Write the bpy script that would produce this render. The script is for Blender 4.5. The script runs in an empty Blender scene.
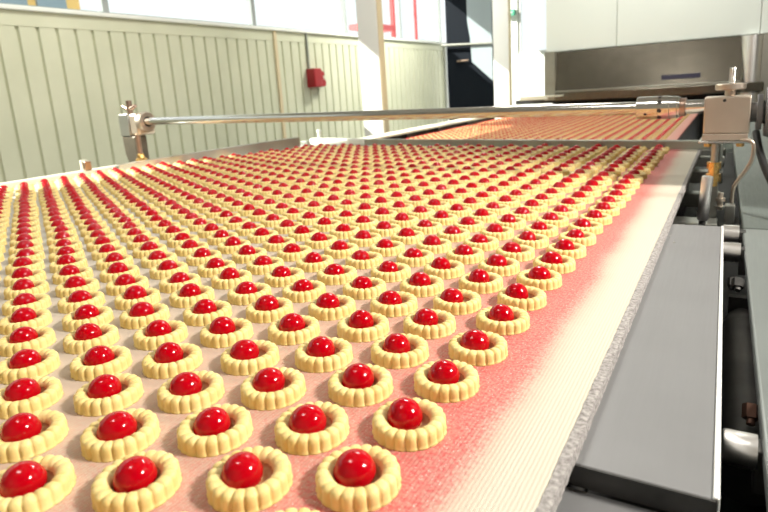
import bpy, bmesh, math, random
import numpy as np
from mathutils import Vector, Matrix
random.seed(7)
rng = np.random.default_rng(7)
sc = bpy.context.scene
col = sc.collection

# ------------------------------------------------------------------ camera
CH = 0.27373
Mx = ((0.86091874, 0.50471582, -0.06388158),
      (-0.05620716, 0.21916254, 0.97406804),
      (-0.505628, 0.83500283, -0.21704978))
FPX, PPX, PPY = 580.7, 384.0, 220.1
cd = bpy.data.cameras.new('camera')
cam = bpy.data.objects.new('camera', cd)
col.objects.link(cam)
cam.matrix_world = Matrix(((Mx[0][0], Mx[1][0], -Mx[2][0], 0),
                           (Mx[0][1], Mx[1][1], -Mx[2][1], 0),
                           (Mx[0][2], Mx[1][2], -Mx[2][2], CH),
                           (0, 0, 0, 1)))
cd.sensor_width = 36
cd.lens = FPX / 768 * 36
cd.shift_y = -(256 - PPY) / 768
cd.clip_start = 0.01
cd.dof.use_dof = True
cd.dof.focus_distance = 0.72
cd.dof.aperture_fstop = 9.0
sc.camera = cam

# ------------------------------------------------------------------ light
world = bpy.data.worlds.new('sky'); sc.world = world
world.use_nodes = True
wb = world.node_tree.nodes['Background']
wb.inputs[0].default_value = (0.93, 0.97, 1.0, 1)
wb.inputs[1].default_value = 1.25

sun = bpy.data.lights.new('sun', 'SUN'); sun.energy = 15.0; sun.angle = 0.01; sun.color = (1, .95, .85)
so = bpy.data.objects.new('sun', sun); col.objects.link(so)
so.rotation_euler = Vector((1.0, .62, -.83)).to_track_quat('-Z', 'Y').to_euler()

def area(name, loc, target, sx, sy, power, color=(1, 1, 1), spread=180):
    l = bpy.data.lights.new(name, 'AREA'); l.shape = 'RECTANGLE'; l.size = sx; l.size_y = sy
    l.energy = power; l.color = color; l.spread = math.radians(spread)
    o = bpy.data.objects.new(name, l); col.objects.link(o); o.location = loc
    o.rotation_euler = (Vector(target) - Vector(loc)).to_track_quat('-Z', 'Y').to_euler()
    return o
area('hall_lamp_key', (1.5, 1.0, 1.5), (-.9, .9, 0), .42, .3, 96, (1, .95, .86))
area('hall_lamp_overhead', (-1.4, 3.9, 2.7), (-1.4, 3.2, 0), .9, .5, 58, (1, .97, .9))
area('fill_light_oven', (-.6, 5.4, 2.7), (-.6, 7.0, 1.0), 1.6, .4, 45, (.97, 1, .95))  # unseen lamp added to brighten the oven's upper panels
area('fill_light_wall', (-2.7, 7.0, 2.8), (-4.2, 6.9, .6), 1.4, .4, 72, (1, .99, .9), 110)  # added fill aimed at the clad wall, no such lamp known
area('fill_light_front', (-2.3, 2.2, 2.8), (-4.2, 2.6, .4), 1.2, .4, 16, (1, .99, .9), 110)  # second added fill, kept to the nearer stretch of wall
area('fill_light_near', (-1.0, .0, 2.7), (-1.3, .6, 0), .6, .4, 16, (1, .97, .9))  # unseen overhead fill added above the near belt

vs = sc.view_settings
vs.view_transform = 'Standard'; vs.look = 'None'; vs.gamma = 1; vs.exposure = 0.08
vs.use_curve_mapping = False

# ------------------------------------------------------------------ materials
def mat(name, colr, rough=.5, metal=0.0, **kw):
    m = bpy.data.materials.new(name); m.use_nodes = True
    b = m.node_tree.nodes['Principled BSDF']
    b.inputs['Base Color'].default_value = (*colr, 1)
    b.inputs['Roughness'].default_value = rough
    b.inputs['Metallic'].default_value = metal
    for k, v in kw.items():
        b.inputs[k.replace('_', ' ')].default_value = v
    return m

def N(m, t, **inp):
    n = m.node_tree.nodes.new(t)
    for k, v in inp.items():
        n.inputs[k.replace('_', ' ')].default_value = v
    return n
def L(m, a, b): m.node_tree.links.new(a, b)
def bsdf(m): return m.node_tree.nodes['Principled BSDF']
def ramp(m, stops):
    r = m.node_tree.nodes.new('ShaderNodeValToRGB'); e = r.color_ramp.elements
    e[0].position, e[0].color = stops[0][0], (*stops[0][1], 1)
    e[1].position, e[1].color = stops[-1][0], (*stops[-1][1], 1)
    for p, c in stops[1:-1]:
        x = e.new(p); x.color = (*c, 1)
    return r

def brushed(name, colr, rough, metal=1.0, stretch=(1, 40, 40), amt=.12, cvar=.12):
    m = mat(name, colr, rough, metal)
    tc = N(m, 'ShaderNodeTexCoord'); mp = N(m, 'ShaderNodeMapping'); mp.inputs['Scale'].default_value = stretch
    nz = N(m, 'ShaderNodeTexNoise', Scale=6.0, Detail=4.0)
    L(m, tc.outputs['Object'], mp.inputs[0]); L(m, mp.outputs[0], nz.inputs['Vector'])
    r = N(m, 'ShaderNodeMapRange'); r.inputs['To Min'].default_value = rough - amt; r.inputs['To Max'].default_value = rough + amt
    L(m, nz.outputs['Fac'], r.inputs['Value']); L(m, r.outputs[0], bsdf(m).inputs['Roughness'])
    n2 = N(m, 'ShaderNodeTexNoise', Scale=9.0, Detail=3.0); L(m, tc.outputs['Object'], n2.inputs['Vector'])
    rr = ramp(m, [(.3, tuple(c * (1 - cvar) for c in colr)), (.7, tuple(min(1, c * (1 + cvar)) for c in colr))])
    L(m, n2.outputs['Fac'], rr.inputs[0]); L(m, rr.outputs[0], bsdf(m).inputs['Base Color'])
    return m

M = {}
M['chrome'] = brushed('polished_tube_steel', (.66, .64, .61), .15, 1, (1, 30, 30), .05, .05)
M['block'] = brushed('machined_block_steel', (.62, .53, .45), .42, 1, (60, 60, 3), .08, .1)
M['steel'] = brushed('dull_steel', (.42, .42, .39), .38, 1, (3, 50, 50), .1, .1)
M['rail'] = brushed('rail_steel', (.36, .38, .34), .45, .8, (3, 50, 50), .1, .1)
M['plate'] = brushed('painted_grey_plate', (.215, .215, .22), .5, .2, (60, 2, 60), .06, .04)
M['cover'] = brushed('grey_machine_cover', (.22, .24, .235), .4, .35, (60, 2, 60), .07, .05)
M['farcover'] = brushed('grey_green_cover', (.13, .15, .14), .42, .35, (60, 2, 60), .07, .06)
M['hood'] = brushed('stainless_hood', (.21, .19, .155), .24, 1, (2, 2, 60), .06, .08)
M['hoodframe'] = brushed('stainless_frame', (.42, .41, .36), .38, 1, (2, 2, 60), .06, .08)
M['dark'] = mat('void_shade_black', (.012, .012, .012), .6)  # near-black puts the shade of gap and oven tunnel into the colour
M['darkmetal'] = brushed('dark_duct_metal', (.07, .068, .066), .5, .6, (20, 3, 20), .1, .3)
M['hangermetal'] = brushed('dark_brown_hanger', (.16, .14, .11), .4, .6, (20, 20, 3), .08, .2)
M['lip'] = brushed('glint_folded_edge', (.86, .86, .85), .4, .3, (60, 2, 60), .05, .03)  # near-white puts the light reflected off the edge into the colour
M['post'] = brushed('bright_corner_steel', (.88, .86, .85), .36, 1, (2, 2, 60), .05, .03)
M['rust'] = mat('rusty_nut', (.10, .05, .035), .55, .7)
M['brass'] = brushed('brass', (.72, .45, .16), .28, 1, (20, 20, 20), .05, .2)
M['bronze'] = brushed('bronze_screw', (.42, .30, .24), .35, 1, (20, 20, 20), .05, .2)
M['white'] = mat('white_panel', (.84, .88, .82), .35)
M['frame'] = mat('white_window_frame', (.78, .80, .76), .4)
M['mullion'] = mat('grey_window_frame', (.30, .33, .33), .5)
M['cream'] = mat('cream_rail', (.78, .76, .64), .4)
M['pillar'] = mat('pillar_paint', (.80, .80, .78), .45)
M['tan'] = mat('tan_trim', (.62, .52, .34), .5)
M['wallpaint'] = mat('wall_cladding_paint', (.60, .61, .46), .42)
M['ceilpaint'] = mat('ceiling_paint', (.42, .42, .40), .7)
M['hallpaint'] = mat('hall_wall_paint', (.30, .29, .26), .6)
M['floor'] = mat('floor_concrete', (.25, .25, .24), .6)
M['navy'] = mat('dark_navy_door', (.005, .008, .014), .7, 0, Specular_IOR_Level=.15)
M['label'] = mat('dark_blue_bar', (.05, .05, .09), .5)  # for the dark bar on the hood panel
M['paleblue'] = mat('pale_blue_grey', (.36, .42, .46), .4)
M['red'] = mat('alarm_red', (.32, .008, .015), .35)
M['redpaint'] = mat('red_scaffold_paint', (.75, .10, .10), .5)
M['yellow'] = mat('yellow_facade', (.75, .50, .18), .6)
M['blueglass'] = mat('blue_grey_window', (.22, .30, .38), .3)
M['green'] = mat('green_sign', (.10, .45, .30), .5)
M['black'] = mat('black_rubber', (.02, .02, .02), .5)
M['concrete'] = mat('yard_ground', (.45, .45, .43), .8)

def glass():
    m = bpy.data.materials.new('window_glass'); m.use_nodes = True
    nt = m.node_tree; nt.nodes.clear()
    o = nt.nodes.new('ShaderNodeOutputMaterial'); t = nt.nodes.new('ShaderNodeBsdfTransparent')
    g = nt.nodes.new('ShaderNodeBsdfGlossy'); g.inputs['Roughness'].default_value = .02
    x = nt.nodes.new('ShaderNodeMixShader'); x.inputs[0].default_value = .06
    t.inputs[0].default_value = (.96, .98, .97, 1)
    nt.links.new(t.outputs[0], x.inputs[1]); nt.links.new(g.outputs[0], x.inputs[2]); nt.links.new(x.outputs[0], o.inputs[0])
    return m
M['glass'] = glass()

# floor / wall variation
def noise_col(m, stops, scale, vec='Object', detail=4):
    tc = N(m, 'ShaderNodeTexCoord'); nz = N(m, 'ShaderNodeTexNoise', Scale=scale, Detail=float(detail))
    L(m, tc.outputs[vec], nz.inputs['Vector']); r = ramp(m, stops)
    L(m, nz.outputs['Fac'], r.inputs[0]); L(m, r.outputs[0], bsdf(m).inputs['Base Color'])
noise_col(M['floor'], [(.3, (.20, .20, .19)), (.7, (.30, .30, .28))], 5)
noise_col(M['wallpaint'], [(.3, (.57, .585, .44)), (.7, (.63, .64, .49))], 2.5)
noise_col(M['darkmetal'], [(.3, (.04, .04, .04)), (.7, (.11, .105, .10))], 14)

# dough
def dough():
    m = mat('biscuit_dough', (.87, .70, .30), .55)
    b = bsdf(m)
    b.inputs['Subsurface Weight'].default_value = .1
    b.inputs['Subsurface Radius'].default_value = (.008, .005, .002)
    b.inputs['Subsurface Scale'].default_value = .5
    tc = N(m, 'ShaderNodeTexCoord'); nz = N(m, 'ShaderNodeTexNoise', Scale=55.0, Detail=5.0)
    L(m, tc.outputs['Object'], nz.inputs['Vector'])
    r = ramp(m, [(.3, (.80, .60, .22)), (.7, (.86, .69, .30))])
    L(m, nz.outputs['Fac'], r.inputs[0])
    # the baked, jam-soaked floor of the hollow is browner (radius from the axis)
    sp = N(m, 'ShaderNodeSeparateXYZ'); L(m, tc.outputs['Object'], sp.inputs[0])
    L(m, r.outputs[0], b.inputs['Base Color'])
    n2 = N(m, 'ShaderNodeTexNoise', Scale=420.0, Detail=3.0); L(m, tc.outputs['Object'], n2.inputs['Vector'])
    bp = N(m, 'ShaderNodeBump', Strength=.25, Distance=.0006); L(m, n2.outputs['Fac'], bp.inputs['Height'])
    L(m, bp.outputs[0], b.inputs['Normal'])
    return m
M['dough'] = dough()
M['hollow'] = mat('baked_hollow', (.50, .30, .13), .6)
M['jelly'] = mat('red_jelly', (.44, .0, .006), .10, 0, Subsurface_Weight=.4, Subsurface_Scale=.010)
bsdf(M['jelly']).inputs['Subsurface Radius'].default_value = (1.0, .12, .08)
bsdf(M['jelly']).inputs['Specular IOR Level'].default_value = .4

def belt_mat():
    m = mat('canvas_belt', (.8, .74, .66), .75)
    b = bsdf(m)
    tc = N(m, 'ShaderNodeTexCoord'); sp = N(m, 'ShaderNodeSeparateXYZ'); L(m, tc.outputs['Object'], sp.inputs[0])
    # large wobble of the dusted band
    nz = N(m, 'ShaderNodeTexNoise', Scale=9.0, Detail=4.0); L(m, tc.outputs['Object'], nz.inputs['Vector'])
    a = N(m, 'ShaderNodeMath'); a.operation = 'MULTIPLY_ADD'; a.inputs[1].default_value = .024; L(m, nz.outputs['Fac'], a.inputs[0])
    L(m, sp.outputs['X'], a.inputs[2])
    mr = N(m, 'ShaderNodeMapRange'); mr.inputs['From Min'].default_value = -1.4; mr.inputs['From Max'].default_value = 0.0
    L(m, a.outputs[0], mr.inputs['Value'])
    def P(x): return (x + .012 + 1.4) / 1.4
    r = ramp(m, [(P(-1.3), (.58, .57, .55)), (P(-.75), (.56, .49, .42)), (P(-.42), (.56, .42, .33)), (P(-.27), (.56, .31, .25)),
                 (P(-.20), (.54, .21, .18)), (P(-.165), (.57, .25, .21)), (P(-.143), (.62, .50, .40)), (P(-.125), (.62, .57, .47))])
    L(m, mr.outputs[0], r.inputs[0])
    # fine red sugar dust, thick in the band next to the outer column
    n2 = N(m, 'ShaderNodeTexNoise', Scale=260.0, Detail=3.0, Roughness=.7); L(m, tc.outputs['Object'], n2.inputs['Vector'])
    r2 = ramp(m, [(.42, (.0, .0, .0)), (.62, (1, 1, 1))]); L(m, n2.outputs['Fac'], r2.inputs[0])
    band = ramp(m, [(P(-.6), (0, 0, 0)), (P(-.3), (.35, .35, .35)), (P(-.2), (.75, .75, .75)), (P(-.16), (.7, .7, .7)), (P(-.14), (.04, .04, .04)), (P(-.1), (0, 0, 0))])
    L(m, mr.outputs[0], band.inputs[0])
    mu = N(m, 'ShaderNodeMath'); mu.operation = 'MULTIPLY'; L(m, r2.outputs[0], mu.inputs[0]); L(m, band.outputs[0], mu.inputs[1])
    mx = N(m, 'ShaderNodeMixRGB'); mx.inputs[2].default_value = (.62, .05, .06, 1)
    L(m, mu.outputs[0], mx.inputs[0]); L(m, r.outputs[0], mx.inputs[1])
    # lengthwise weave ribs
    wv = N(m, 'ShaderNodeTexWave', Scale=95.0, Distortion=.8, Detail=1.0); wv.bands_direction = 'X'
    L(m, tc.outputs['Object'], wv.inputs['Vector'])
    r3 = ramp(m, [(.0, (.90, .885, .86)), (.5, (1, 1, 1))]); L(m, wv.outputs['Fac'], r3.inputs[0])
    m2 = N(m, 'ShaderNodeMixRGB'); m2.blend_type = 'MULTIPLY'; m2.inputs[0].default_value = .8
    L(m, mx.outputs[0], m2.inputs[1]); L(m, r3.outputs[0], m2.inputs[2])
    # sugar grains
    vo = N(m, 'ShaderNodeTexVoronoi', Scale=330.0); L(m, tc.outputs['Object'], vo.inputs['Vector'])
    r4 = ramp(m, [(.10, (1, 1, 1)), (.2, (0, 0, 0))]); L(m, vo.outputs['Distance'], r4.inputs[0])
    mu2 = N(m, 'ShaderNodeMath'); mu2.operation = 'MULTIPLY'; L(m, r4.outputs[0], mu2.inputs[0]); L(m, band.outputs[0], mu2.inputs[1])
    m3 = N(m, 'ShaderNodeMixRGB'); m3.inputs[2].default_value = (.95, .80, .74, 1)
    L(m, mu2.outputs[0], m3.inputs[0]); L(m, m2.outputs[0], m3.inputs[1])
    L(m, m3.outputs[0], b.inputs['Base Color'])
    bp = N(m, 'ShaderNodeBump', Strength=.3, Distance=.0006); L(m, wv.outputs['Fac'], bp.inputs['Height']); L(m, bp.outputs[0], b.inputs['Normal'])
    return m
M['belt'] = belt_mat()
def edge_mat():
    m = mat('frayed_belt_edge', (.40, .37, .36), .85)
    noise_col(m, [(.3, (.17, .15, .145)), (.5, (.32, .30, .29)), (.7, (.48, .45, .43))], 240)
    return m
M['beltedge'] = edge_mat()

# ------------------------------------------------------------------ mesh helpers
def obj(name, bm, m, parent=None, smooth=False, bevel=0, angle=40):
    me = bpy.data.meshes.new(name)
    bmesh.ops.recalc_face_normals(bm, faces=bm.faces)
    bm.to_mesh(me); bm.free()
    for mm in (m if isinstance(m, (list, tuple)) else [m]): me.materials.append(mm)
    o = bpy.data.objects.new(name, me); col.objects.link(o)
    if parent: o.parent = parent
    if smooth:
        for p in me.polygons: p.use_smooth = True
        me.set_sharp_from_angle(angle=math.radians(angle))
    if bevel:
        b = o.modifiers.new('bevel', 'BEVEL'); b.width = bevel; b.segments = 3; b.limit_method = 'ANGLE'
        for p in me.polygons: p.use_smooth = True
        me.set_sharp_from_angle(angle=math.radians(30))
    return o

def add_box(bm, lo, hi):
    x0, y0, z0 = lo; x1, y1, z1 = hi
    v = [bm.verts.new(p) for p in ((x0, y0, z0), (x1, y0, z0), (x1, y1, z0), (x0, y1, z0), (x0, y0, z1), (x1, y0, z1), (x1, y1, z1), (x0, y1, z1))]
    for f in ((0, 3, 2, 1), (4, 5, 6, 7), (0, 1, 5, 4), (1, 2, 6, 5), (2, 3, 7, 6), (3, 0, 4, 7)):
        bm.faces.new([v[i] for i in f])
def bx(*boxes):
    bm = bmesh.new()
    for lo, hi in boxes: add_box(bm, lo, hi)
    return bm
def add_prism(bm, pts, z0, z1):
    """polygon pts (x,y) extruded between z0 and z1"""
    a = [bm.verts.new((x, y, z0)) for x, y in pts]; b = [bm.verts.new((x, y, z1)) for x, y in pts]
    bm.faces.new(a[::-1]); bm.faces.new(b); n = len(pts)
    for i in range(n): bm.faces.new((a[i], a[(i + 1) % n], b[(i + 1) % n], b[i]))
def add_tube(bm, a, b, r0, r1=None, seg=20, cap=True):
    a, b = Vector(a), Vector(b); r1 = r0 if r1 is None else r1
    q = (b - a).to_track_quat('Z', 'Y')
    A, B = [], []
    for i in range(seg):
        t = 2 * math.pi * i / seg; d = Vector((math.cos(t), math.sin(t), 0))
        A.append(bm.verts.new(a + q @ (d * r0))); B.append(bm.verts.new(b + q @ (d * r1)))
    for i in range(seg): bm.faces.new((A[i], A[(i + 1) % seg], B[(i + 1) % seg], B[i]))
    if cap: bm.faces.new(A[::-1]); bm.faces.new(B)
def add_lathe(bm, a, b, prof, seg=28):
    """prof: list of (t along a-b in metres, radius)"""
    a, b = Vector(a), Vector(b); d = (b - a).normalized(); q = d.to_track_quat('Z', 'Y'); rings = []
    for t, r in prof:
        rings.append([bm.verts.new(a + d * t + q @ Vector((math.cos(2 * math.pi * i / seg) * r, math.sin(2 * math.pi * i / seg) * r, 0))) for i in range(seg)])
    for R0, R1 in zip(rings, rings[1:]):
        for i in range(seg): bm.faces.new((R0[i], R0[(i + 1) % seg], R1[(i + 1) % seg], R1[i]))
    bm.faces.new(rings[0][::-1]); bm.faces.new(rings[-1])
def tb(*tubes, seg=20):
    bm = bmesh.new()
    for t in tubes: add_tube(bm, *t, seg=seg)
    return bm
def add_path(bm, pts, r, seg=12, sub=6):
    P = [Vector(p) for p in pts]; Q = []
    for i in range(len(P) - 1):
        p0 = P[max(i - 1, 0)]; p1 = P[i]; p2 = P[i + 1]; p3 = P[min(i + 2, len(P) - 1)]
        for k in range(sub):
            t = k / sub
            Q.append(.5 * ((2 * p1) + (p2 - p0) * t + (2 * p0 - 5 * p1 + 4 * p2 - p3) * t * t + (3 * p1 - p0 - 3 * p2 + p3) * t ** 3))
    Q.append(P[-1]); rings = []
    up = Vector((0, 1, 0.01)).normalized()
    for i, p in enumerate(Q):
        d = (Q[min(i + 1, len(Q) - 1)] - Q[max(i - 1, 0)]).normalized()
        u = d.cross(up).normalized(); w = u.cross(d)
        rings.append([bm.verts.new(p + (u * math.cos(2 * math.pi * k / seg) + w * math.sin(2 * math.pi * k / seg)) * r) for k in range(seg)])
    for A, B in zip(rings, rings[1:]):
        for k in range(seg): bm.faces.new((A[k], A[(k + 1) % seg], B[(k + 1) % seg], B[k]))
    bm.faces.new(rings[0][::-1]); bm.faces.new(rings[-1])

def tag(o, label, cat, group=None, kind=None):
    o['label'] = label; o['category'] = cat
    if group: o['group'] = group
    if kind: o['kind'] = kind
    return o
def thing(name, label, cat, loc=(0, 0, 0), group=None):
    o = bpy.data.objects.new(name, None); o.empty_display_size = .05; col.objects.link(o); o.location = loc
    return tag(o, label, cat, group)
def part(name, bm, m, root, **k):
    """part built in world coordinates, parented to its thing"""
    o = obj(name, bm, m, root, **k)
    w = Vector((0, 0, 0)); p = root
    while p is not None: w += p.location; p = p.parent
    o.data.transform(Matrix.Translation(-w))
    return o
def struct(name, bm, m, **k):
    o = obj(name, bm, m, **k); o['kind'] = 'structure'; return o

FZ = -.95
# ------------------------------------------------------------------ setting
struct('floor', bx(((-4.4, -1.6, FZ - .1), (3.1, 11.0, FZ))), M['floor'])
tag(obj('yard_ground', bx(((-60, -30, FZ - .25), (-4.45, 60, FZ - .15))), M['concrete']), 'pale ground of the yard outside the windows', 'ground', kind='structure')

WX = -4.2; WTOP = .96; WEND = 9.2
def cladding(y0, y1, pitch, z0, z1, first):
    """ribbed wall cladding: flat pans with narrow grooves, one extruded profile"""
    bm = bmesh.new(); prof = [(y0, 0)]; y = first
    while y < y1 - .03:
        prof += [(y - .012, 0), (y - .006, -.022), (y + .010, -.022), (y + .016, 0)]
        y += pitch
    prof.append((y1, 0))
    lo = [bm.verts.new((WX + d, yy, z0)) for yy, d in prof]; hi = [bm.verts.new((WX + d, yy, z1)) for yy, d in prof]
    for i in range(len(prof) - 1): bm.faces.new((lo[i], lo[i + 1], hi[i + 1], hi[i]))
    add_box(bm, (WX - .10, y0, z0), (WX - .04, y1, z1))
    return bm
wl = struct('wall_left', cladding(-1.5, 4.94, .1385, FZ, WTOP - .085, -1.43), M['wallpaint'])
w2 = obj('wall_panel', cladding(4.94, WEND, .1445, FZ, WTOP - .06, 5.06), M['wallpaint'], wl)
# plain band above the cladding and the sill on top of it
obj('wall_band', bx(((WX - .03, -1.5, WTOP - .10), (WX + .004, WEND, WTOP))), M['wallpaint'], wl)
obj('upper_wall', bx(((WX - .1, -1.5, 2.45), (WX, WEND, 3.0))), M['wallpaint'], wl)
struct('trim_1', bx(((WX - .12, -1.5, WTOP), (WX + .035, WEND, WTOP + .03))), M['frame'], bevel=.006)
struct('trim_2', bx(((WX, 4.925, FZ), (WX + .02, 4.965, WTOP))), M['tan'])
struct('trim_3', bx(((WX - .06, WEND, FZ), (WX + .03, WEND + .06, WTOP + .03))), M['frame'])
struct('sun_blocker', bx(((-5.15, -3.5, 2.57), (WX - .1, .62, 2.65)), ((-4.80, .62, 2.57), (WX - .1, 2.95, 2.65)), ((-5.15, 2.95, 2.57), (WX - .1, WEND, 2.65))), M['frame'])      # unseen overhang added outside, edge stepped to shape the sunlit strips
struct('ceiling', bx(((-4.4, -1.5, 3.0), (3.1, 11.0, 3.1))), M['ceilpaint'])
struct('unseen_shade_panel', bx(((.36, 1.50, -.048), (.86, 1.56, 2.2))), M['hallpaint'])  # unseen panel added to throw shade over the far right of the belt
struct('wall_right', bx(((3.0, -1.5, FZ), (3.1, 11.0, 3.1))), M['hallpaint'])
struct('wall_front', bx(((-4.4, -1.6, FZ), (3.1, -1.5, 3.1))), M['hallpaint'])
# windows between the mullions
ms = [-1.5, -.25, 1.40, 3.02, 4.70, 6.36, 7.80, 9.2]
for i in range(len(ms) - 1):
    a, b = ms[i], ms[i + 1]; w = .034 if i % 2 else .020
    bm = bx(((WX - .075, a, WTOP + .03), (WX - .02, a + w, 2.45)), ((WX - .075, b - w, WTOP + .03), (WX - .02, b, 2.45)),
            ((WX - .075, a + w, 2.39), (WX - .02, b - w, 2.45)), ((WX - .075, a + w, WTOP + .03), (WX - .02, b - w, WTOP + .045)))
    f = struct('window_%d' % (i + 1), bm, M['mullion'])
    obj('pane', bx(((WX - .052, a + w, WTOP + .04), (WX - .046, b - w, 2.40))), M['glass'], f)

# white columns between wall and conveyor
def column(x, y, label):
    t = thing('column', label, 'column', (x, y, FZ), 'white columns along the hall')
    part('shaft', bx(((x, y, FZ), (x + .21, y + .095, 3.0))), M['pillar'], t, bevel=.006)
    part('side_flange', bx(((x + .21, y + .005, FZ), (x + .218, y + .09, 3.0))), M['tan'], t)
    part('base_plate', bx(((x - .05, y - .05, FZ), (x + .25, y + .14, FZ + .02))), M['steel'], t, bevel=.004)
    t['kind'] = 'structure'
column(-2.935, 4.6, 'white column with tan side behind the cross tube, in front of the clad wall')
column(-2.755, 7.6, 'white column beside the dark navy door')

# far end
struct('wall_back', bx(((-3.6, 10.5, FZ), (-3.35, 10.6, 3.0)), ((-3.35, 10.5, FZ), (1.5, 10.6, .75)), ((-3.35, 10.5, 2.0), (1.5, 10.6, 3.0))), M['white'])
f = struct('window_8', bx(((-3.35, 10.52, .75), (-3.30, 10.58, 2.0)), ((-2.2, 10.52, .75), (-2.15, 10.58, 2.0)), ((-3.30, 10.52, .75), (-2.2, 10.58, .79)), ((-3.3, 10.52, 1.95), (-2.2, 10.58, 2.0))), M['frame'])
obj('pane', bx(((-3.30, 10.545, .79), (-2.2, 10.551, 1.95))), M['glass'], f)
d = struct('door_1', bx(((-4.05, 9.0, FZ), (-3.24, 9.06, 2.2))), M['navy'])
obj('door_handle', tb(((-3.86, 8.96, .66), (-3.66, 8.96, .66), .014), ((-3.84, 9.0, .66), (-3.84, 8.96, .66), .008), ((-3.68, 9.0, .66), (-3.68, 8.96, .66), .008)), M['bronze'], d, smooth=True)
bm = bmesh.new()  # patch of light on the dark door, built as a pale panel
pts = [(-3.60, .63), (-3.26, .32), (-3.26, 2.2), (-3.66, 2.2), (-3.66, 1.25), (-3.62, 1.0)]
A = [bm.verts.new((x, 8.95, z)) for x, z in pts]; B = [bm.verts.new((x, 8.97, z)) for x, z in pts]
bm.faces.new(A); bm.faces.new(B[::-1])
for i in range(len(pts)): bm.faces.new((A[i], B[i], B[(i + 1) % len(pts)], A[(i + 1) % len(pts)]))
tag(obj('door_light_patch', bm, M['paleblue']), 'patch of light with slanted lower edge on the dark navy door, as pale panel', 'light patch')
tag(obj('handrail', tb(((-4.10, 8.93, .925), (-3.25, 8.93, .885), .022)), M['steel'], smooth=True), 'grey horizontal rail across the dark navy door at the end of the clad wall', 'rail')
# green sign on the far bright window
s = thing('exit_sign', 'small green sign at the far bright window beside the white column', 'sign', (-2.98, 10.4, 1.34))
part('sign_face', bx(((-3.56, 10.42, 1.42), (-3.38, 10.50, 1.52))), M['green'], s)
part('sign_stripe', bx(((-3.54, 10.412, 1.455), (-3.41, 10.42, 1.475))), M['white'], s)

# outside
t = thing('scaffold_tower', 'red steel scaffold tower seen through the window beyond the wall', 'scaffold', (-9, 16.5, FZ))
for (x, y) in ((-9.0, 16.2), (-8.9, 17.45), (-9.9, 16.3), (-9.8, 17.5)):
    part('leg', tb(((x, y, FZ), (x, y, 6), .05)), M['redpaint'], t)
for z in (0.6, 3.4, 4.6):
    part('brace', tb(((-9, 16.2, z), (-8.9, 17.45, z), .04), ((-9.9, 16.3, z), (-9.8, 17.5, z), .04)), M['redpaint'], t)
part('deck', bx(((-9.6, 14.6, 2.02), (-8.98, 16.2, 2.18))), M['redpaint'], t)
t = thing('mast', 'thin grey mast beside the red scaffold outside', 'mast', (-11, 20.2, FZ - .15))
part('pole', tb(((-11.0, 20.2, FZ - .1), (-11.0, 20.2, 7), .09)), M['paleblue'], t)
part('foot', bx(((-11.25, 19.95, FZ - .15), (-10.75, 20.45, FZ - .05))), M['paleblue'], t)
t = thing('building', 'yellow building with blue-grey windows outside the top left window', 'building', (-9, 4.6, FZ))
part('facade', bx(((-11, 3.6, FZ - .1), (-9, 6.0, 2.6))), M['yellow'], t)
part('window', bx(((-9.0, 4.5, 1.75), (-8.95, 5.15, 2.1))), M['blueglass'], t)
part('window', bx(((-9.0, 5.3, 1.75), (-8.95, 5.75, 2.1))), M['blueglass'], t)
part('plinth', bx(((-9.05, 3.6, FZ - .1), (-8.9, 6.0, 1.55))), M['white'], t)

# alarm box on the wall
t = thing('alarm_box', 'red alarm box with notched right side mounted on the clad wall', 'alarm box', (WX, 5.5, .45))
part('box', bx(((WX, 5.434, 0.362), (WX + .12, 5.582, 0.572))), M['red'], t, bevel=.014)
bm = bmesh.new()
pts = [(5.582, 0.362), (5.681, 0.368), (5.700, 0.393), (5.696, 0.436), (5.650, 0.448), (5.650, 0.485), (5.681, 0.498), (5.681, 0.522), (5.650, 0.541), (5.582, 0.559)]
A = [bm.verts.new((WX + .01, y, z)) for y, z in pts]; B = [bm.verts.new((WX + .085, y, z)) for y, z in pts]
bm.faces.new(A); bm.faces.new(B[::-1])
for i in range(len(pts)): bm.faces.new((A[i], B[i], B[(i + 1) % len(pts)], A[(i + 1) % len(pts)]))
part('notched_side', bm, M['red'], t, bevel=.006)
part('button', tb(((WX + .03, 5.662, 0.467), (WX + .07, 5.687, 0.467), .018)), M['white'], t, smooth=True)
tag(obj('conduit', tb(((WX + .014, 5.483, 0.572), (WX + .014, 5.483, WTOP), .014)), M['rail'], smooth=True), 'grey conduit running up the clad wall from the red alarm box', 'conduit')

# ------------------------------------------------------------------ oven at the far end
t = thing('tunnel_oven', 'tunnel oven with stainless hood and white upper panels at the far end', 'oven', (-.9, 7.0, FZ))
OY = 7.0
part('upper_panel', bx(((-1.90, OY + .02, .585), (-1.135, OY + .1, 2.9))), M['white'], t, bevel=.004)
part('upper_panel', bx(((-1.131, OY + .02, .585), (.19, OY + .1, 2.9))), M['white'], t, bevel=.004)
part('upper_panel', bx(((.194, OY + .02, .585), (1.6, OY + .1, 2.9))), M['white'], t, bevel=.004)
part('body', bx(((-1.88, OY + .1, .05), (1.6, 9.8, 2.88))), M['white'], t)
bm = bmesh.new()
hp = [(OY - .10, .145), (OY - .02, .575)]
pv = [bm.verts.new(p) for p in ((-1.765, hp[0][0], hp[0][1]), (.06, hp[0][0], hp[0][1]), (.06, hp[1][0], hp[1][1]), (-1.765, hp[1][0], hp[1][1]))]
bk_ = [bm.verts.new((v.co.x, v.co.y + .02, v.co.z)) for v in pv]
bm.faces.new(pv); bm.faces.new(bk_[::-1])
for i in range(4): bm.faces.new((pv[i], bk_[i], bk_[(i + 1) % 4], pv[(i + 1) % 4]))
hood = part('hood_panel', bm, M['hood'], t)
part('hood_dark_bar', bx(((-.66, OY - .098, .20), (-.30, OY - .080, .245))), M['label'], t)  # dark navy bar on the hood panel
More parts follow.
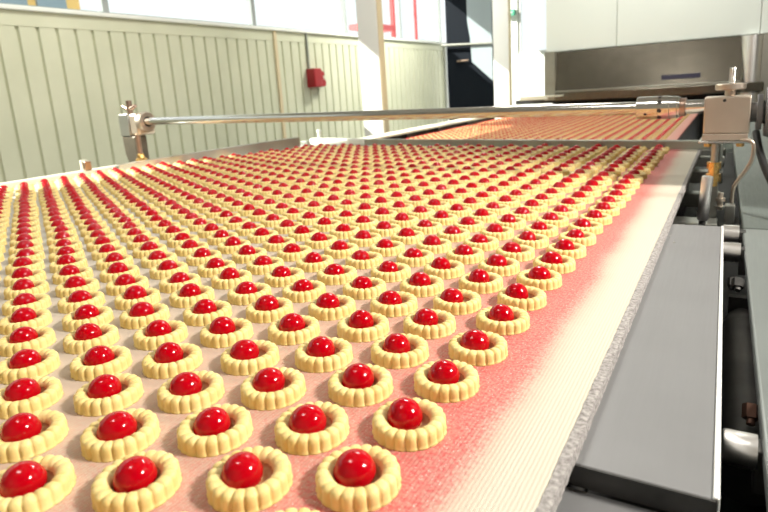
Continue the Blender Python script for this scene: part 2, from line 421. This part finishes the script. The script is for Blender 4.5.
part('hood_frame', bx(((-1.885, OY - .12, .04), (-1.765, OY + .02, .585)), ((-1.765, OY - .12, .125), (.06, OY - .085, .145))), M['hoodframe'], t, bevel=.004)
part('hood_lip', bx(((-1.765, OY - .13, .03), (.25, OY - .10, .125))), M['hood'], t, bevel=.01)
part('corner_post', tb(((.14, OY + .02, -.2), (.14, OY + .02, .575), .11), seg=32), M['post'], t, smooth=True)
part('side_panel', bx(((.22, OY - .1, -.3), (1.6, OY + .02, .575))), M['hoodframe'], t)
part('tunnel_shade_sheet', bx(((-1.9, OY + .3, -.5), (.3, OY + .34, .05)), ((-2.3, OY + .1, .0), (.3, OY + .4, .05))), M['dark'], t)
t2 = thing('guide_flap', 'cream folded guard flap at the left foot of the oven hood', 'guard', (-1.95, 6.7, .1))
part('flap', bx(((-2.12, 6.72, .085), (-1.66, 6.86, .10))), M['cream'], t2, bevel=.004)
part('flap_edge', bx(((-2.12, 6.70, .06), (-1.80, 6.72, .10))), M['cream'], t2, bevel=.003)

# ------------------------------------------------------------------ conveyors
XE, XL = -.0875, -2.345
bm = bx(((XL, -.6, -.012), (-.0952, 2.62, 0)))
belt = tag(obj('conveyor_belt', bm, M['belt']), 'wide cream canvas conveyor belt with red sugar dust along its right edge', 'conveyor belt')
bm = bmesh.new()
ys = np.linspace(-.6, 2.62, 700); prev = None
for y in ys:                                   # frayed right border strip
    j = random.uniform(-.0005, .0005)
    ring = [bm.verts.new(p) for p in ((-.0955 + random.uniform(-.0005, .0005), y, .0006), (XE + j, y, .0003), (XE + j, y, -.012), (-.0955, y, -.012))]
    if prev:
        for i in range(4): bm.faces.new((prev[i], prev[(i + 1) % 4], ring[(i + 1) % 4], ring[i]))
    prev = ring
e = obj('edge_strip', bm, M['beltedge'], belt); e['label'] = 'frayed grey edge of the belt'
obj('end_roller', tb(((XL + .01, 2.62, -.045), (XE - .01, 2.62, -.045), .033)), M['steel'], belt, smooth=True)

bm = bx(((-2.12, 2.75, -.112), (-.26, 7.6, -.1)))
tag(obj('conveyor_belt', bm, M['belt']), 'second conveyor belt beyond the crossbar, running into the oven', 'conveyor belt')

t = thing('conveyor', 'dark steel frame under the near belt, crossbars showing at its right side', 'conveyor frame', (-1.2, 1, FZ))
part('bed', bx(((-2.33, -.5, -.30), (-.13, 2.55, -.085))), M['darkmetal'], t)
part('bed', bx(((-2.10, 2.72, -.40), (-.28, 6.8, -.115))), M['darkmetal'], t)
for x in (-2.2, -.3):
    for y in (-.3, 2.3): part('leg', bx(((x - .04, y - .04, FZ), (x + .04, y + .04, -.3))), M['steel'], t)
for x in (-2.0, -.4):
    for y in (3.2, 6.4): part('leg', bx(((x - .04, y - .04, FZ), (x + .04, y + .04, -.4))), M['steel'], t)
for y, z, w in ((1.50, -.075, .07), (1.80, -.06, .045), (2.24, -.065, .06), (2.60, -.06, .03), (3.1, -.09, .05)):
    part('crossbar', bx(((-.14, y, z - .04), (-.015, y + w, z))), M['steel'], t, bevel=.003)

part('gap_shade_sheet', bx(((-.125, -.1, -.225), (.075, 4.0, -.215))), M['dark'], t)  # dark sheet added under the gap so it reads as deep shade
# left side guard: leaning slightly in over the belt, resting on it
bm = bmesh.new()
gp = [(-2.33, 1.612, .028), (-2.279, 1.737, .034), (-2.19, 1.955, .043), (-2.072, 2.248, .054), (-1.985, 2.463, .060)]
rows = []
for x, y, zt in gp:
    rows.append([bm.verts.new(p) for p in ((x, y, .001), (x, y, zt), (x - .035, y + .01, zt), (x - .035, y + .01, zt - .005), (x - .006, y, zt - .005), (x - .006, y, .001))])
for A, B in zip(rows, rows[1:]):
    for i in range(6): bm.faces.new((A[i], A[(i + 1) % 6], B[(i + 1) % 6], B[i]))
bm.faces.new(rows[0]); bm.faces.new(rows[-1][::-1])
tag(obj('side_guard', bm, M['steel']), 'dull steel side guard set at an angle along the far left of the belt', 'guard')
def left_of_guard(x, y):
    if y < 1.60: return False
    return x - .036 < np.interp(y, [g[1] for g in gp], [g[0] for g in gp])
tag(obj('side_rail', bx(((-2.415, -.6, -.10), (-2.37, 1.74, .022))), M['cream'], bevel=.006), 'thin pale rail along the left edge of the near belt', 'rail')
t = thing('locating_pin', 'short two-tone pin standing on the pale left rail', 'pin', (-2.385, 1.49, .02))
part('pin', bx(((-2.40, 1.475, .02), (-2.385, 1.505, .066))), M['cream'], t, bevel=.003)
part('backing', bx(((-2.385, 1.478, .02), (-2.368, 1.508, .06))), M['bronze'], t, bevel=.003)

# crossbar where the belts meet
t = thing('transfer_bar', 'flat grey-green steel bar crossing over the belt joint, left end coloured white as sun glare', 'bar', (-1.1, 2.45, 0))
bm = bmesh.new()
a0, a1 = Vector((-1.93, 2.60, .0)), Vector((-.02, 2.28, .0))
def bar(bm, p, q, w, z0, z1):
    d = (q - p).normalized(); n = Vector((-d.y, d.x, 0)) * w
    add_prism(bm, [(p.x, p.y), (q.x, q.y), (q.x + n.x, q.y + n.y), (p.x + n.x, p.y + n.y)], z0, z1)
bar(bm, a0, a1, .020, .004, .036)
part('bar', bm, M['rail'], t, bevel=.004)
bm = bmesh.new(); bar(bm, a0 + Vector((-.11, .012, 0)), a0 + Vector((.30, -.056, 0)), .026, .002, .040)
part('glare_end', bm, M['white'], t, bevel=.012)  # sun glare on the bar's left end, put into the white colour
part('end_pin', tb(((-1.97, 2.62, .04), (-1.97, 2.62, .088), .010), ((-1.97, 2.62, .075), (-1.97, 2.62, .082), .014)), M['white'], t, smooth=True)
part('end_foot', bx(((-.055, 2.26, -.10), (-.02, 2.31, .026))), M['rail'], t, bevel=.003)
part('end_foot', bx(((-2.09, 2.60, -.10), (-2.05, 2.65, .026)), ((-2.40, 2.60, -.12), (-2.05, 2.65, -.10))), M['rail'], t, bevel=.003)

# far left rail of the second conveyor
t = thing('edge_rail', 'cream side rail along the left of the second belt on dark posts', 'rail', (-2.3, 3.5, -.1))
bm = bmesh.new(); add_prism(bm, [(-2.22, 3.55), (-2.20, 6.6), (-2.42, 6.9), (-2.36, 3.5)], -.072, -.055)
part('rail', bm, M['cream'], t, bevel=.004)
for y in (4.15, 4.75, 5.4): part('post', bx(((-2.30, y, -.40), (-2.24, y + .10, -.072))), M['darkmetal'], t)
part('valance', bx(((-2.40, 3.56, -.35), (-2.385, 6.5, -.072))), M['darkmetal'], t)

# ------------------------------------------------------------------ cross tube and its clamps
TL, TR = Vector((-2.37, 1.793, .206)), Vector((.05, 1.60, .187))
d = (TR - TL).normalized()
def at(x): return TL + (TR - TL) * ((x - TL.x) / (TR.x - TL.x))
t = thing('cross_tube', 'long polished steel tube spanning the belt between two clamp blocks', 'tube', tuple(at(-1.1)))
bm = bmesh.new(); add_tube(bm, at(-2.345), at(-.03), .0165, seg=32)
part('tube', bm, M['chrome'], t, smooth=True)
bm = bmesh.new(); add_lathe(bm, at(-.207), at(-.11), [(0, .017), (0, .0265), (.002, .0282), (.050, .0282), (.0505, .0268), (.0545, .0268), (.055, .0282), (.075, .0282), (.0765, .0268), (.092, .0268), (.094, .0245), (.098, .0245), (.098, .017)], 40)
cl = part('collar', bm, M['chrome'], t, smooth=True); cl['label'] = 'chrome locking collar near the right end'
cp = at(-.1545)
for ang in (-55, -12, 32, 75, 130, 190):
    a = math.radians(ang); n = Vector((0, -math.cos(a), math.sin(a)))
    part('slot', tb((cp + n * .0270, cp + n * .0288, .0052), seg=14), M['black'], t)
cp = at(-.186); n = Vector((0, -.86, -.5)); part('slot', tb((cp + n * .027, cp + n * .0286, .0035), seg=12), M['black'], t)
bm = bmesh.new(); add_lathe(bm, at(-.109), at(-.09), [(0, .0166), (0, .022), (.012, .022), (.012, .0166)], 32)
part('ring', bm, M['bronze'], t, smooth=True)

# right clamp
Y = 1.585
t = thing('clamp_block', 'square steel clamp block holding the right end of the cross tube', 'clamp', (-.01, Y, .11), 'tube clamps')
part('block', bx(((-.056, Y - .04, .128), (.036, Y + .04, .211))), M['block'], t, bevel=.003)
part('bore', tb(((-.036 + .02, Y - .0402, .203), (-.016, Y - .038, .203), .0035)), M['black'], t)
part('lower_jaw', bx(((-.057, Y - .042, .113), (.034, Y + .04, .1275))), M['block'], t, bevel=.002)
part('base_plate', bx(((-.064, Y - .046, .106), (.042, Y + .04, .1125))), M['chrome'], t, bevel=.002)
bm = bmesh.new(); add_lathe(bm, (-.006, Y, .211), (-.006, Y, .3), [(0, .011), (.014, .011), (.014, .028), (.016, .031), (.026, .031), (.028, .029), (.028, .0075)], 28)
k = part('thumb_nut', bm, M['block'], t, smooth=True)
bm = bmesh.new(); prof = [(0, .0068)]
for i in range(9): prof += [(.001 + i * .0038, .0068), (.0025 + i * .0038, .0078), (.004 + i * .0038, .0068)]
add_lathe(bm, (-.003, Y, .238), (-.003, Y, .3), prof + [(.037, .006)], 20)
part('threaded_rod', bm, M['chrome'], t, smooth=True)
for x in (-.045, .02): part('bolt', tb(((x, Y - .03, .098), (x, Y - .03, .106), .008), seg=6), M['brass'], t)
part('rod', tb(((-.028, Y, .04), (-.028, Y, .107), .0095)), M['steel'], t, smooth=True)
bm = bmesh.new(); add_lathe(bm, (-.030, Y, .0), (-.030, Y, .1), [(0, .011), (.012, .011), (.012, .016), (.030, .016), (.030, .012), (.042, .012), (.042, .015), (.058, .015), (.058, .010)], 8)
part('brass_fitting', bm, M['brass'], t)
part('hanger_strap', bx(((-.038, Y - .004, -.20), (-.019, Y + .004, .012))), M['steel'], t, bevel=.001)

# bearing flange right of the clamp
t = thing('bearing_flange', 'round grey bearing flange on the right of the clamp block', 'flange', (.06, Y, .17))
bm = bmesh.new(); add_lathe(bm, (.036, Y, .172), (.2, Y, .172), [(0, .022), (.012, .022), (.012, .040), (.022, .040), (.022, .026), (.028, .026), (.028, .054), (.040, .058), (.060, .058), (.060, .03), (.16, .03)], 36)
part('flange', bm, M['plate'], t, smooth=True)
part('pedestal', bx(((.15, Y - .03, -.05), (.24, Y + .03, .21))), M['cover'], t, bevel=.006)

# bent tube hanging from the clamp
bm = bmesh.new()
add_path(bm, [(.02, 1.545, .112), (.038, 1.54, .112), (.046, 1.54, .100), (.045, 1.55, .070), (.036, 1.56, .045), (.018, 1.57, .012), (.012, 1.575, -.01), (.011, 1.58, -.06)], .0042)
tag(obj('bent_pipe', bm, M['block'], smooth=True, angle=80), 'thin bent pipe curving down from the right clamp block', 'pipe')
bm = bmesh.new()  # dark diagonal band over the far cover, built as a thin black tube
add_path(bm, [(.052, 1.66, .12), (.062, 1.60, .075), (.080, 1.53, .03), (.105, 1.47, -.01), (.14, 1.42, -.035)], .008)
tag(obj('black_diagonal', bm, M['black'], smooth=True, angle=80), 'dark diagonal band running over the grey cover below the bearing flange', 'hose')

# left clamp
Y = 1.80
t = thing('clamp_block', 'clamp block with winged screw at the left end of the cross tube', 'clamp', (-2.42, Y, .14), 'tube clamps')
part('block', bx(((-2.412, Y - .045, .143), (-2.352, Y + .05, .245))), M['block'], t, bevel=.012)
bm = bmesh.new(); add_lathe(bm, (-2.36, Y - .005, .204), (-2.2, Y - .005, .204), [(0, .046), (.028, .046), (.034, .042), (.034, .024), (.02, .024)], 32)
part('boss', bm, M['block'], t, smooth=True)
part('bore', tb(((-2.345, Y - .005, .204), (-2.3255, Y - .005, .204), .0235), seg=24), M['black'], t)
part('side_plate', bx(((-2.478, Y - .05, .141), (-2.408, Y - .0, .245))), M['steel'], t, bevel=.004)
bm = bmesh.new(); pts = [(-2.48, .141), (-2.385, .141), (-2.385, .0), (-2.40, -.03), (-2.44, -.03), (-2.475, .06)]
A = [bm.verts.new((x, Y - .045, z)) for x, z in pts]; B = [bm.verts.new((x, Y + .02, z)) for x, z in pts]
bm.faces.new(A); bm.faces.new(B[::-1])
for i in range(len(pts)): bm.faces.new((A[i], B[i], B[(i + 1) % len(pts)], A[(i + 1) % len(pts)]))
h = part('hanger', bm, M['hangermetal'], t, bevel=.006)
part('rod', tb(((-2.378, Y - .035, .05), (-2.378, Y - .035, .15), .012)), M['bronze'], t, smooth=True)
bm = bmesh.new(); add_lathe(bm, (-2.376, Y - .035, .0), (-2.376, Y - .035, .1), [(0, .022), (.015, .022), (.015, .026), (.035, .026), (.04, .018), (.055, .016), (.06, .012)], 8)
part('brass_fitting', bm, M['brass'], t)
part('clamp_screw', tb(((-2.425, Y - .02, .244), (-2.425, Y - .02, .305), .013)), M['bronze'], t, smooth=True)
bm = bmesh.new()
for q_ in (-1, 1):
    add_tube(bm, (-2.425, Y - .02, .262), (-2.425 + q_ * .045, Y - .02, .280), .012, .008, seg=12)
part('wing', bm, M['bronze'], t, smooth=True)

# ------------------------------------------------------------------ right side of the machine
t = thing('cover_plate', 'long flat grey cover plate beside the belt with bright folded lip', 'plate', (-.05, .8, -.03))
pl = [(-.0915, .402), (.0055, .402), (-.004, 1.215), (-.0965, 1.215)]
bm = bmesh.new(); add_prism(bm, pl, -.016, -.012); part('top', bm, M['plate'], t, bevel=.0012)
bm = bmesh.new(); add_prism(bm, [(.0035, .402), (.0078, .402), (-.0015, 1.215), (-.0055, 1.215)], -.040, -.0105)
q = part('folded_lip', bm, M['lip'], t, bevel=.0008); q['label'] = 'bright folded lip'
bm = bmesh.new(); add_prism(bm, [(-.0915, .4), (.0065, .4), (.0065, .402), (-.0915, .402)], -.030, -.0122); part('front_flange', bm, M['darkmetal'], t)  # shadow on the plate's front lip, put into its dark colour
for x, y in ((-.083, 1.115), (-.073, 1.075)):
    part('rivet', tb(((x, y, -.0122), (x, y, -.0112), .0018), seg=10), M['chrome'], t)
t = thing('step_plate', 'lower grey plate in front of the long cover plate, at the picture bottom', 'plate', (-.05, .3, -.06))
bm = bmesh.new(); add_prism(bm, [(-.105, -.4), (.004, -.4), (.004, .3985), (-.105, .3985)], -.037, -.031); part('top', bm, M['plate'], t, bevel=.001)
bm = bmesh.new(); add_prism(bm, [(-.105, -.4), (.004, -.4), (.004, .40), (-.105, .395)], -.12, -.038); part('bracket', bm, M['darkmetal'], t)

# long grey machine covers right of the gap
def cover(y0, y1, x0, x1, label, m):
    t = thing('machine_cover', label, 'cover', ((x0 + x1) / 2 + .3, (y0 + y1) / 2, -.06), 'machine covers')
    bm = bmesh.new(); add_prism(bm, [(x0, y0), (.9, y0), (.9, y1), (x1, y1)], -.068, -.05); part('top', bm, M[m], t, bevel=.004)
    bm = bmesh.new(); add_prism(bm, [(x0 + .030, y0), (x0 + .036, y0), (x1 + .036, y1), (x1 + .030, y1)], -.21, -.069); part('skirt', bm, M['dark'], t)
cover(-.2, 1.370, .0475, .0315, 'near grey machine cover right of the gap, below the seam', 'cover')
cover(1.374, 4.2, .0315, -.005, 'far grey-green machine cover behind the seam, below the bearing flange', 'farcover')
t = thing('machine', 'dark machine body below the grey covers right of the gap', 'machine', (.5, 1.5, FZ))
part('base', bx(((.09, -.2, FZ), (.88, 4.2, -.072))), M['darkmetal'], t)
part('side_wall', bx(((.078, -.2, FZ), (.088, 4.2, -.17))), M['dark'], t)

# parts in the gap
def shaft(x0, x1, y, z, r, label):
    t = thing('shaft', label, 'shaft', ((x0 + x1) / 2, y, z), 'chrome shafts in the gap')
    bm = bmesh.new(); add_lathe(bm, (x0, y, z), (x1, y, z), [(0, r * .4), (0, r * .92), (.0015, r), (x1 - x0, r)], 28)
    part('body', bm, M['post'], t, smooth=True)
    part('bracket', bx(((x1 - .002, y - r * .7, z - r * 2.2), (x1 + .012, y + r * .7, z + r * .5))), M['darkmetal'], t, bevel=.001)
shaft(.009, .036, .555, -.062, .0155, 'nearest bright shaft stub in the gap below the rusty nut')
shaft(-.001, .028, 1.215, -.060, .018, 'lower of two bright shaft stubs by the far corner of the cover plate')
shaft(-.003, .026, 1.345, -.060, .021, 'upper of two bright shaft stubs by the far corner of the cover plate')
t = thing('gap_duct', 'dark grey duct lying in the gap beside the cover plate', 'duct', (.03, .75, -.11))
bm = bmesh.new(); add_lathe(bm, (.032, .60, -.115), (.032, 1.02, -.115), [(0, .028), (.0, .034), (.34, .034), (.36, .031), (.40, .022), (.41, .022)], 28)
part('body', bm, M['darkmetal'], t, smooth=True)
part('flange', bx(((.012, 1.02, -.15), (.06, 1.035, -.08))), M['darkmetal'], t)
def nut(x, y, z, r, label, m):
    t = thing('hex_nut', label, 'nut', (x, y, z), 'hex nuts in the gap')
    part('nut', tb(((x, y - .004, z - .004), (x, y + .006, z + .006), r), seg=6), M[m], t)
    part('stud', tb(((x, y - .010, z - .007), (x, y + .002, z + .002), r * .5), seg=12), M[m], t)
nut(.0335, .635, -.068, .008, 'rusty hex nut on the dark duct above the nearest shaft stub', 'rust')
nut(.023, 1.02, -.058, .009, 'grey hex nut at the far end of the dark duct', 'darkmetal')
nut(.016, 1.06, -.07, .007, 'small hex nut behind the far end of the dark duct', 'darkmetal')
t = thing('roller_pin', 'upright leaning chrome pin right of the belt, left of the strap', 'pin', (-.042, 1.45, -.02))
bm = bmesh.new(); add_lathe(bm, (-.044, 1.45, -.055), (-.038, 1.45, .05), [(0, .010), (.004, .0115), (.096, .0115), (.1, .0105)], 24)
part('pin', bm, M['post'], t, smooth=True)
part('foot', tb(((-.045, 1.45, -.1), (-.044, 1.45, -.055), .007)), M['darkmetal'], t)
t = thing('stop_block', 'small steel stop block by the edge of the far machine cover', 'block', (.01, 1.5, -.05))
part('block', bx(((-.002, 1.50, -.09), (.018, 1.53, -.030))), M['steel'], t, bevel=.002)
part('stem', bx(((.003, 1.505, -.14), (.013, 1.525, -.09))), M['darkmetal'], t)
t = thing('bolt_stack', 'small bolt with washers below the brass fitting', 'bolt', (-.01, 1.55, -.02))
part('bolt', tb(((-.012, 1.55, -.05), (-.012, 1.55, -.01), .006), ((-.012, 1.55, -.03), (-.012, 1.55, -.022), .010)), M['block'], t, smooth=True)
part('washer', tb(((-.012, 1.55, -.045), (-.012, 1.55, -.041), .011)), M['steel'], t, smooth=True)

# ------------------------------------------------------------------ biscuits
OX, OYB, BB, WW = -.21553, .29728, .076932, .143458
RC = .0300
def biscuit_rings(nfl, per, prof, jit):
    """profile (rho in R, z, flute amplitude in R, z flute amplitude) -> rings of vertices"""
    n = nfl * per; th = np.arange(n) * 2 * np.pi / n
    ph = np.abs(np.sin(th * nfl / 2)) ** .45              # 0 in the crease, 1 on the lobe
    amp = 1 + jit * np.interp(th, np.linspace(0, 2 * np.pi, nfl + 1), np.append(rng.uniform(-1, 1, nfl), 0))
    out = []
    for rho, z, a, az in prof:
        r = RC * (rho - a * (1 - ph)) * (1 + .006 * jit * np.sin(2 * th + 1)); zz = z - az * (1 - ph) * amp
        out.append(np.stack([r * np.cos(th), r * np.sin(th), zz], 1))
    return out
PROF = [(1.0, 0, .03, 0), (1.035, .0003, .03, 0), (1.01, .0012, .06, 0), (1.015, .004, .075, 0), (1.018, .0085, .08, 0), (1.0, .0114, .075, .0008), (.955, .0130, .065, .0014),
        (.87, .0139, .04, .0019), (.76, .0138, .03, .0017), (.67, .0126, .03, .0014), (.605, .0102, .03, .0010), (.575, .0075, .02, .0004), (.56, .0045, .0, 0), (.45, .0038, 0, 0), (.02, .0038, 0, 0)]
HOLLOW = 11
def ring_faces(nr, n, base=0):
    i = np.arange(n); j = (i + 1) % n
    return np.concatenate([np.stack([base + k * n + i, base + k * n + j, base + (k + 1) * n + j, base + (k + 1) * n + i], 1) for k in range(nr - 1)])
def mesh_np(name, V, F, mats, mi=None, smooth=True):
    me = bpy.data.meshes.new(name); me.vertices.add(len(V)); me.vertices.foreach_set('co', V.astype(np.float32).ravel())
    me.loops.add(F.size); me.polygons.add(len(F)); me.loops.foreach_set('vertex_index', F.astype(np.int32).ravel())
    me.polygons.foreach_set('loop_start', np.arange(0, F.size, F.shape[1], dtype=np.int32))
    for m in mats: me.materials.append(m)
    if mi is not None: me.polygons.foreach_set('material_index', mi.astype(np.int32))
    if smooth: me.polygons.foreach_set('use_smooth', np.ones(len(F), dtype=bool))
    me.update(); me.validate(); return me
def biscuit_np(nfl, per, prof, jit):
    R = biscuit_rings(nfl, per, prof, jit); n = nfl * per
    F = ring_faces(len(R), n); k = np.repeat(np.arange(len(R) - 1), n)
    return np.concatenate(R), F, k
# jelly dome: a glossy ball seated in the hollow, its foot spread a little to the left
def jelly_np(nu, nv, seed):
    r = np.random.default_rng(seed); th = np.arange(nu) * 2 * np.pi / nu; rings = []
    for a in np.linspace(-.60, math.pi / 2 - .03, nv):
        rr = .0150 * math.cos(a); z = .0102 + .0138 * math.sin(a)
        low = max(0, .35 - math.sin(a)) / 1.0
        spread = 1 + low * .16 * (.5 + .5 * np.cos(th - math.pi + r.uniform(-.5, .5)))
        wob = 1 + .012 * np.sin(2 * th + r.uniform(0, 6)) * math.cos(a)
        rings.append(np.stack([rr * spread * wob * np.cos(th), rr * spread * wob * np.sin(th), np.full(nu, z)], 1))
    return np.concatenate(rings), ring_faces(nv, nu)
def close_top(V, F, n):
    return V, F
protos = []
for v in range(4):
    V, F, k = biscuit_np(20, 9, PROF, .5)
    dm = mesh_np('dough_ring', V, F, [M['dough'], M['hollow']], (k >= HOLLOW).astype(int))
    J, JF = jelly_np(40, 18, v)
    top = np.array([[0, 0, .0102 + .0138]]); n0 = len(J); J = np.concatenate([J, top])
    jm = mesh_np('jelly_dome', J, np.concatenate([JF, np.stack([n0 - 40 + np.arange(40), n0 - 40 + (np.arange(40) + 1) % 40, np.full(40, n0), np.full(40, n0)], 1)]) if False else JF, [M['jelly']])
    protos.append((dm, jm))

def project(X):
    q = np.array(Mx) @ (np.array(X) - np.array((0, 0, CH)))
    return (PPX + FPX * q[0] / q[2], PPY - FPX * q[1] / q[2], q[2])
def in_frame(x, y, r=RC):
    pts = [project((x + r * math.cos(a), y + r * math.sin(a), z)) for a in np.linspace(0, 2 * math.pi, 9)[:-1] for z in (0, .013)]
    if min(p[2] for p in pts) < .1: return False
    xs = [p[0] for p in pts]; ys_ = [p[1] for p in pts]
    return max(xs) > 2 and min(xs) < 766 and max(ys_) > 0 and min(ys_) < 510
cells, extra = [], []
for m in range(0, 30):
    x = OX - m * WW / 2
    if x < XL + .03: break
    k = 0
    for n in range(-40, 80):
        y = OYB - m * BB / 2 + n * BB
        if y < -.55 or y > 2.53 - .12 * (x + 2.0) * .9 or left_of_guard(x, y): continue
        if y < .1 and x > -.9: 
            if not in_frame(x, y): continue
        if in_frame(x, y):
            k += 1; px = project((x, y, .007)); cells.append((px[2], m, k, x, y))
        elif -.1 < x and y < 0: pass
        else: extra.append((x, y))
ONES = ['', 'first', 'second', 'third', 'fourth', 'fifth', 'sixth', 'seventh', 'eighth', 'ninth', 'tenth', 'eleventh', 'twelfth', 'thirteenth', 'fourteenth',
        'fifteenth', 'sixteenth', 'seventeenth', 'eighteenth', 'nineteenth', 'twentieth']
def ordinal(n):
    if n <= 20: return ONES[n]
    if n % 10 == 0: return {30: 'thirtieth', 40: 'fortieth', 50: 'fiftieth'}[n]
    return {2: 'twenty', 3: 'thirty', 4: 'forty'}[n // 10] + '-' + ONES[n % 10]
cells.sort()
near, rest = cells[:300], [(x, y) for _, _, _, x, y in cells[300:]] + extra
def jit_xy(): return random.gauss(0, .0012), random.gauss(0, .0012)
for i, (dist, m, k, x, y) in enumerate(near):
    dm, jm = protos[i % 4]
    jx, jy = jit_xy()
    r = bpy.data.objects.new('jam_biscuit', None); r.empty_display_size = .02; col.objects.link(r)
    r.location = (x + jx, y + jy, 0)
    right = 'outermost right column' if m == 0 else '%s lengthwise column from the right' % ordinal(m + 1)
    tag(r, 'red jelly-topped biscuit, %s from the front in the %s' % (ordinal(k), right), 'biscuit', 'jam biscuits on the near belt')
    o = bpy.data.objects.new('dough_ring', dm); o.rotation_euler.z = random.uniform(0, 6.28); o.parent = r; col.objects.link(o)
    o = bpy.data.objects.new('jelly_dome', jm); o.parent = r; col.objects.link(o)
    o.location = (-.0035 + random.gauss(0, .0012), random.gauss(0, .0012), 0); o.rotation_euler.z = random.gauss(0, .25)
    s = random.uniform(.97, 1.04); o.scale = (s, s, random.uniform(.96, 1.05))

def crowd(name, spots, z0, nfl, per, prof, nu, nv, jr, jz):
    V, F, k = biscuit_np(nfl, per, prof, 0.0); J, JF = jelly_np(nu, nv, 1); J[:, :2] *= jr; J[:, 2] = .004 + (J[:, 2] - .004) * jz
    jm = (k >= len(prof) - 4).astype(int)
    n = len(spots); S = np.array(spots); off = np.stack([S[:, 0], S[:, 1], np.full(n, z0)], 1) + np.concatenate([rng.normal(0, .0012, (n, 2)), np.zeros((n, 1))], 1)
    T = np.concatenate([V, J]); TF = np.concatenate([F, JF + len(V)]); TM = np.concatenate([jm, np.full(len(JF), 2)])
    rot = rng.uniform(0, 6.28, n); cz, sz = np.cos(rot), np.sin(rot)
    P = np.repeat(T[None], n, 0); nV = len(V)
    px = V[:, 0][None] * cz[:, None] - V[:, 1][None] * sz[:, None]; py = V[:, 0][None] * sz[:, None] + V[:, 1][None] * cz[:, None]
    P[:, :nV, 0] = px; P[:, :nV, 1] = py; P[:, nV:, 0] -= .003
    P = P + off[:, None, :]
    FF = (TF[None] + (np.arange(n) * len(T))[:, None, None]).reshape(-1, 4)
    me = mesh_np(name, P.reshape(-1, 3), FF, [M['dough'], M['hollow'], M['jelly']], np.tile(TM, n))
    o = bpy.data.objects.new(name, me); col.objects.link(o); return o
LOW = [PROF[i] for i in (1, 3, 5, 7, 8, 10, 12, 14)]
far = []
for m in range(1, 26):
    x = OX - .06 - m * WW / 2
    if x < -2.08: break
    for n in range(0, 64):
        y = 2.80 + (m % 2) * BB / 2 + n * BB
        far.append((x, y, ))
a = crowd('jam_biscuit_rows', rest, 0, 20, 4, LOW, 16, 7, 1, 1)
tag(a, 'remaining rows of red jelly-topped biscuits covering the near belt up to the crossbar', 'biscuits', 'rows of biscuits further away', 'stuff')
b = crowd('jam_biscuit_rows', far, -.1, 16, 2, [PROF[i] for i in (1, 4, 8, 12, 14)], 10, 5, .95, .85)
tag(b, 'dense rows of biscuits on the second belt running into the oven', 'biscuits', 'rows of biscuits further away', 'stuff')
print('near', len(near), 'rest', len(rest), 'far', len(far))
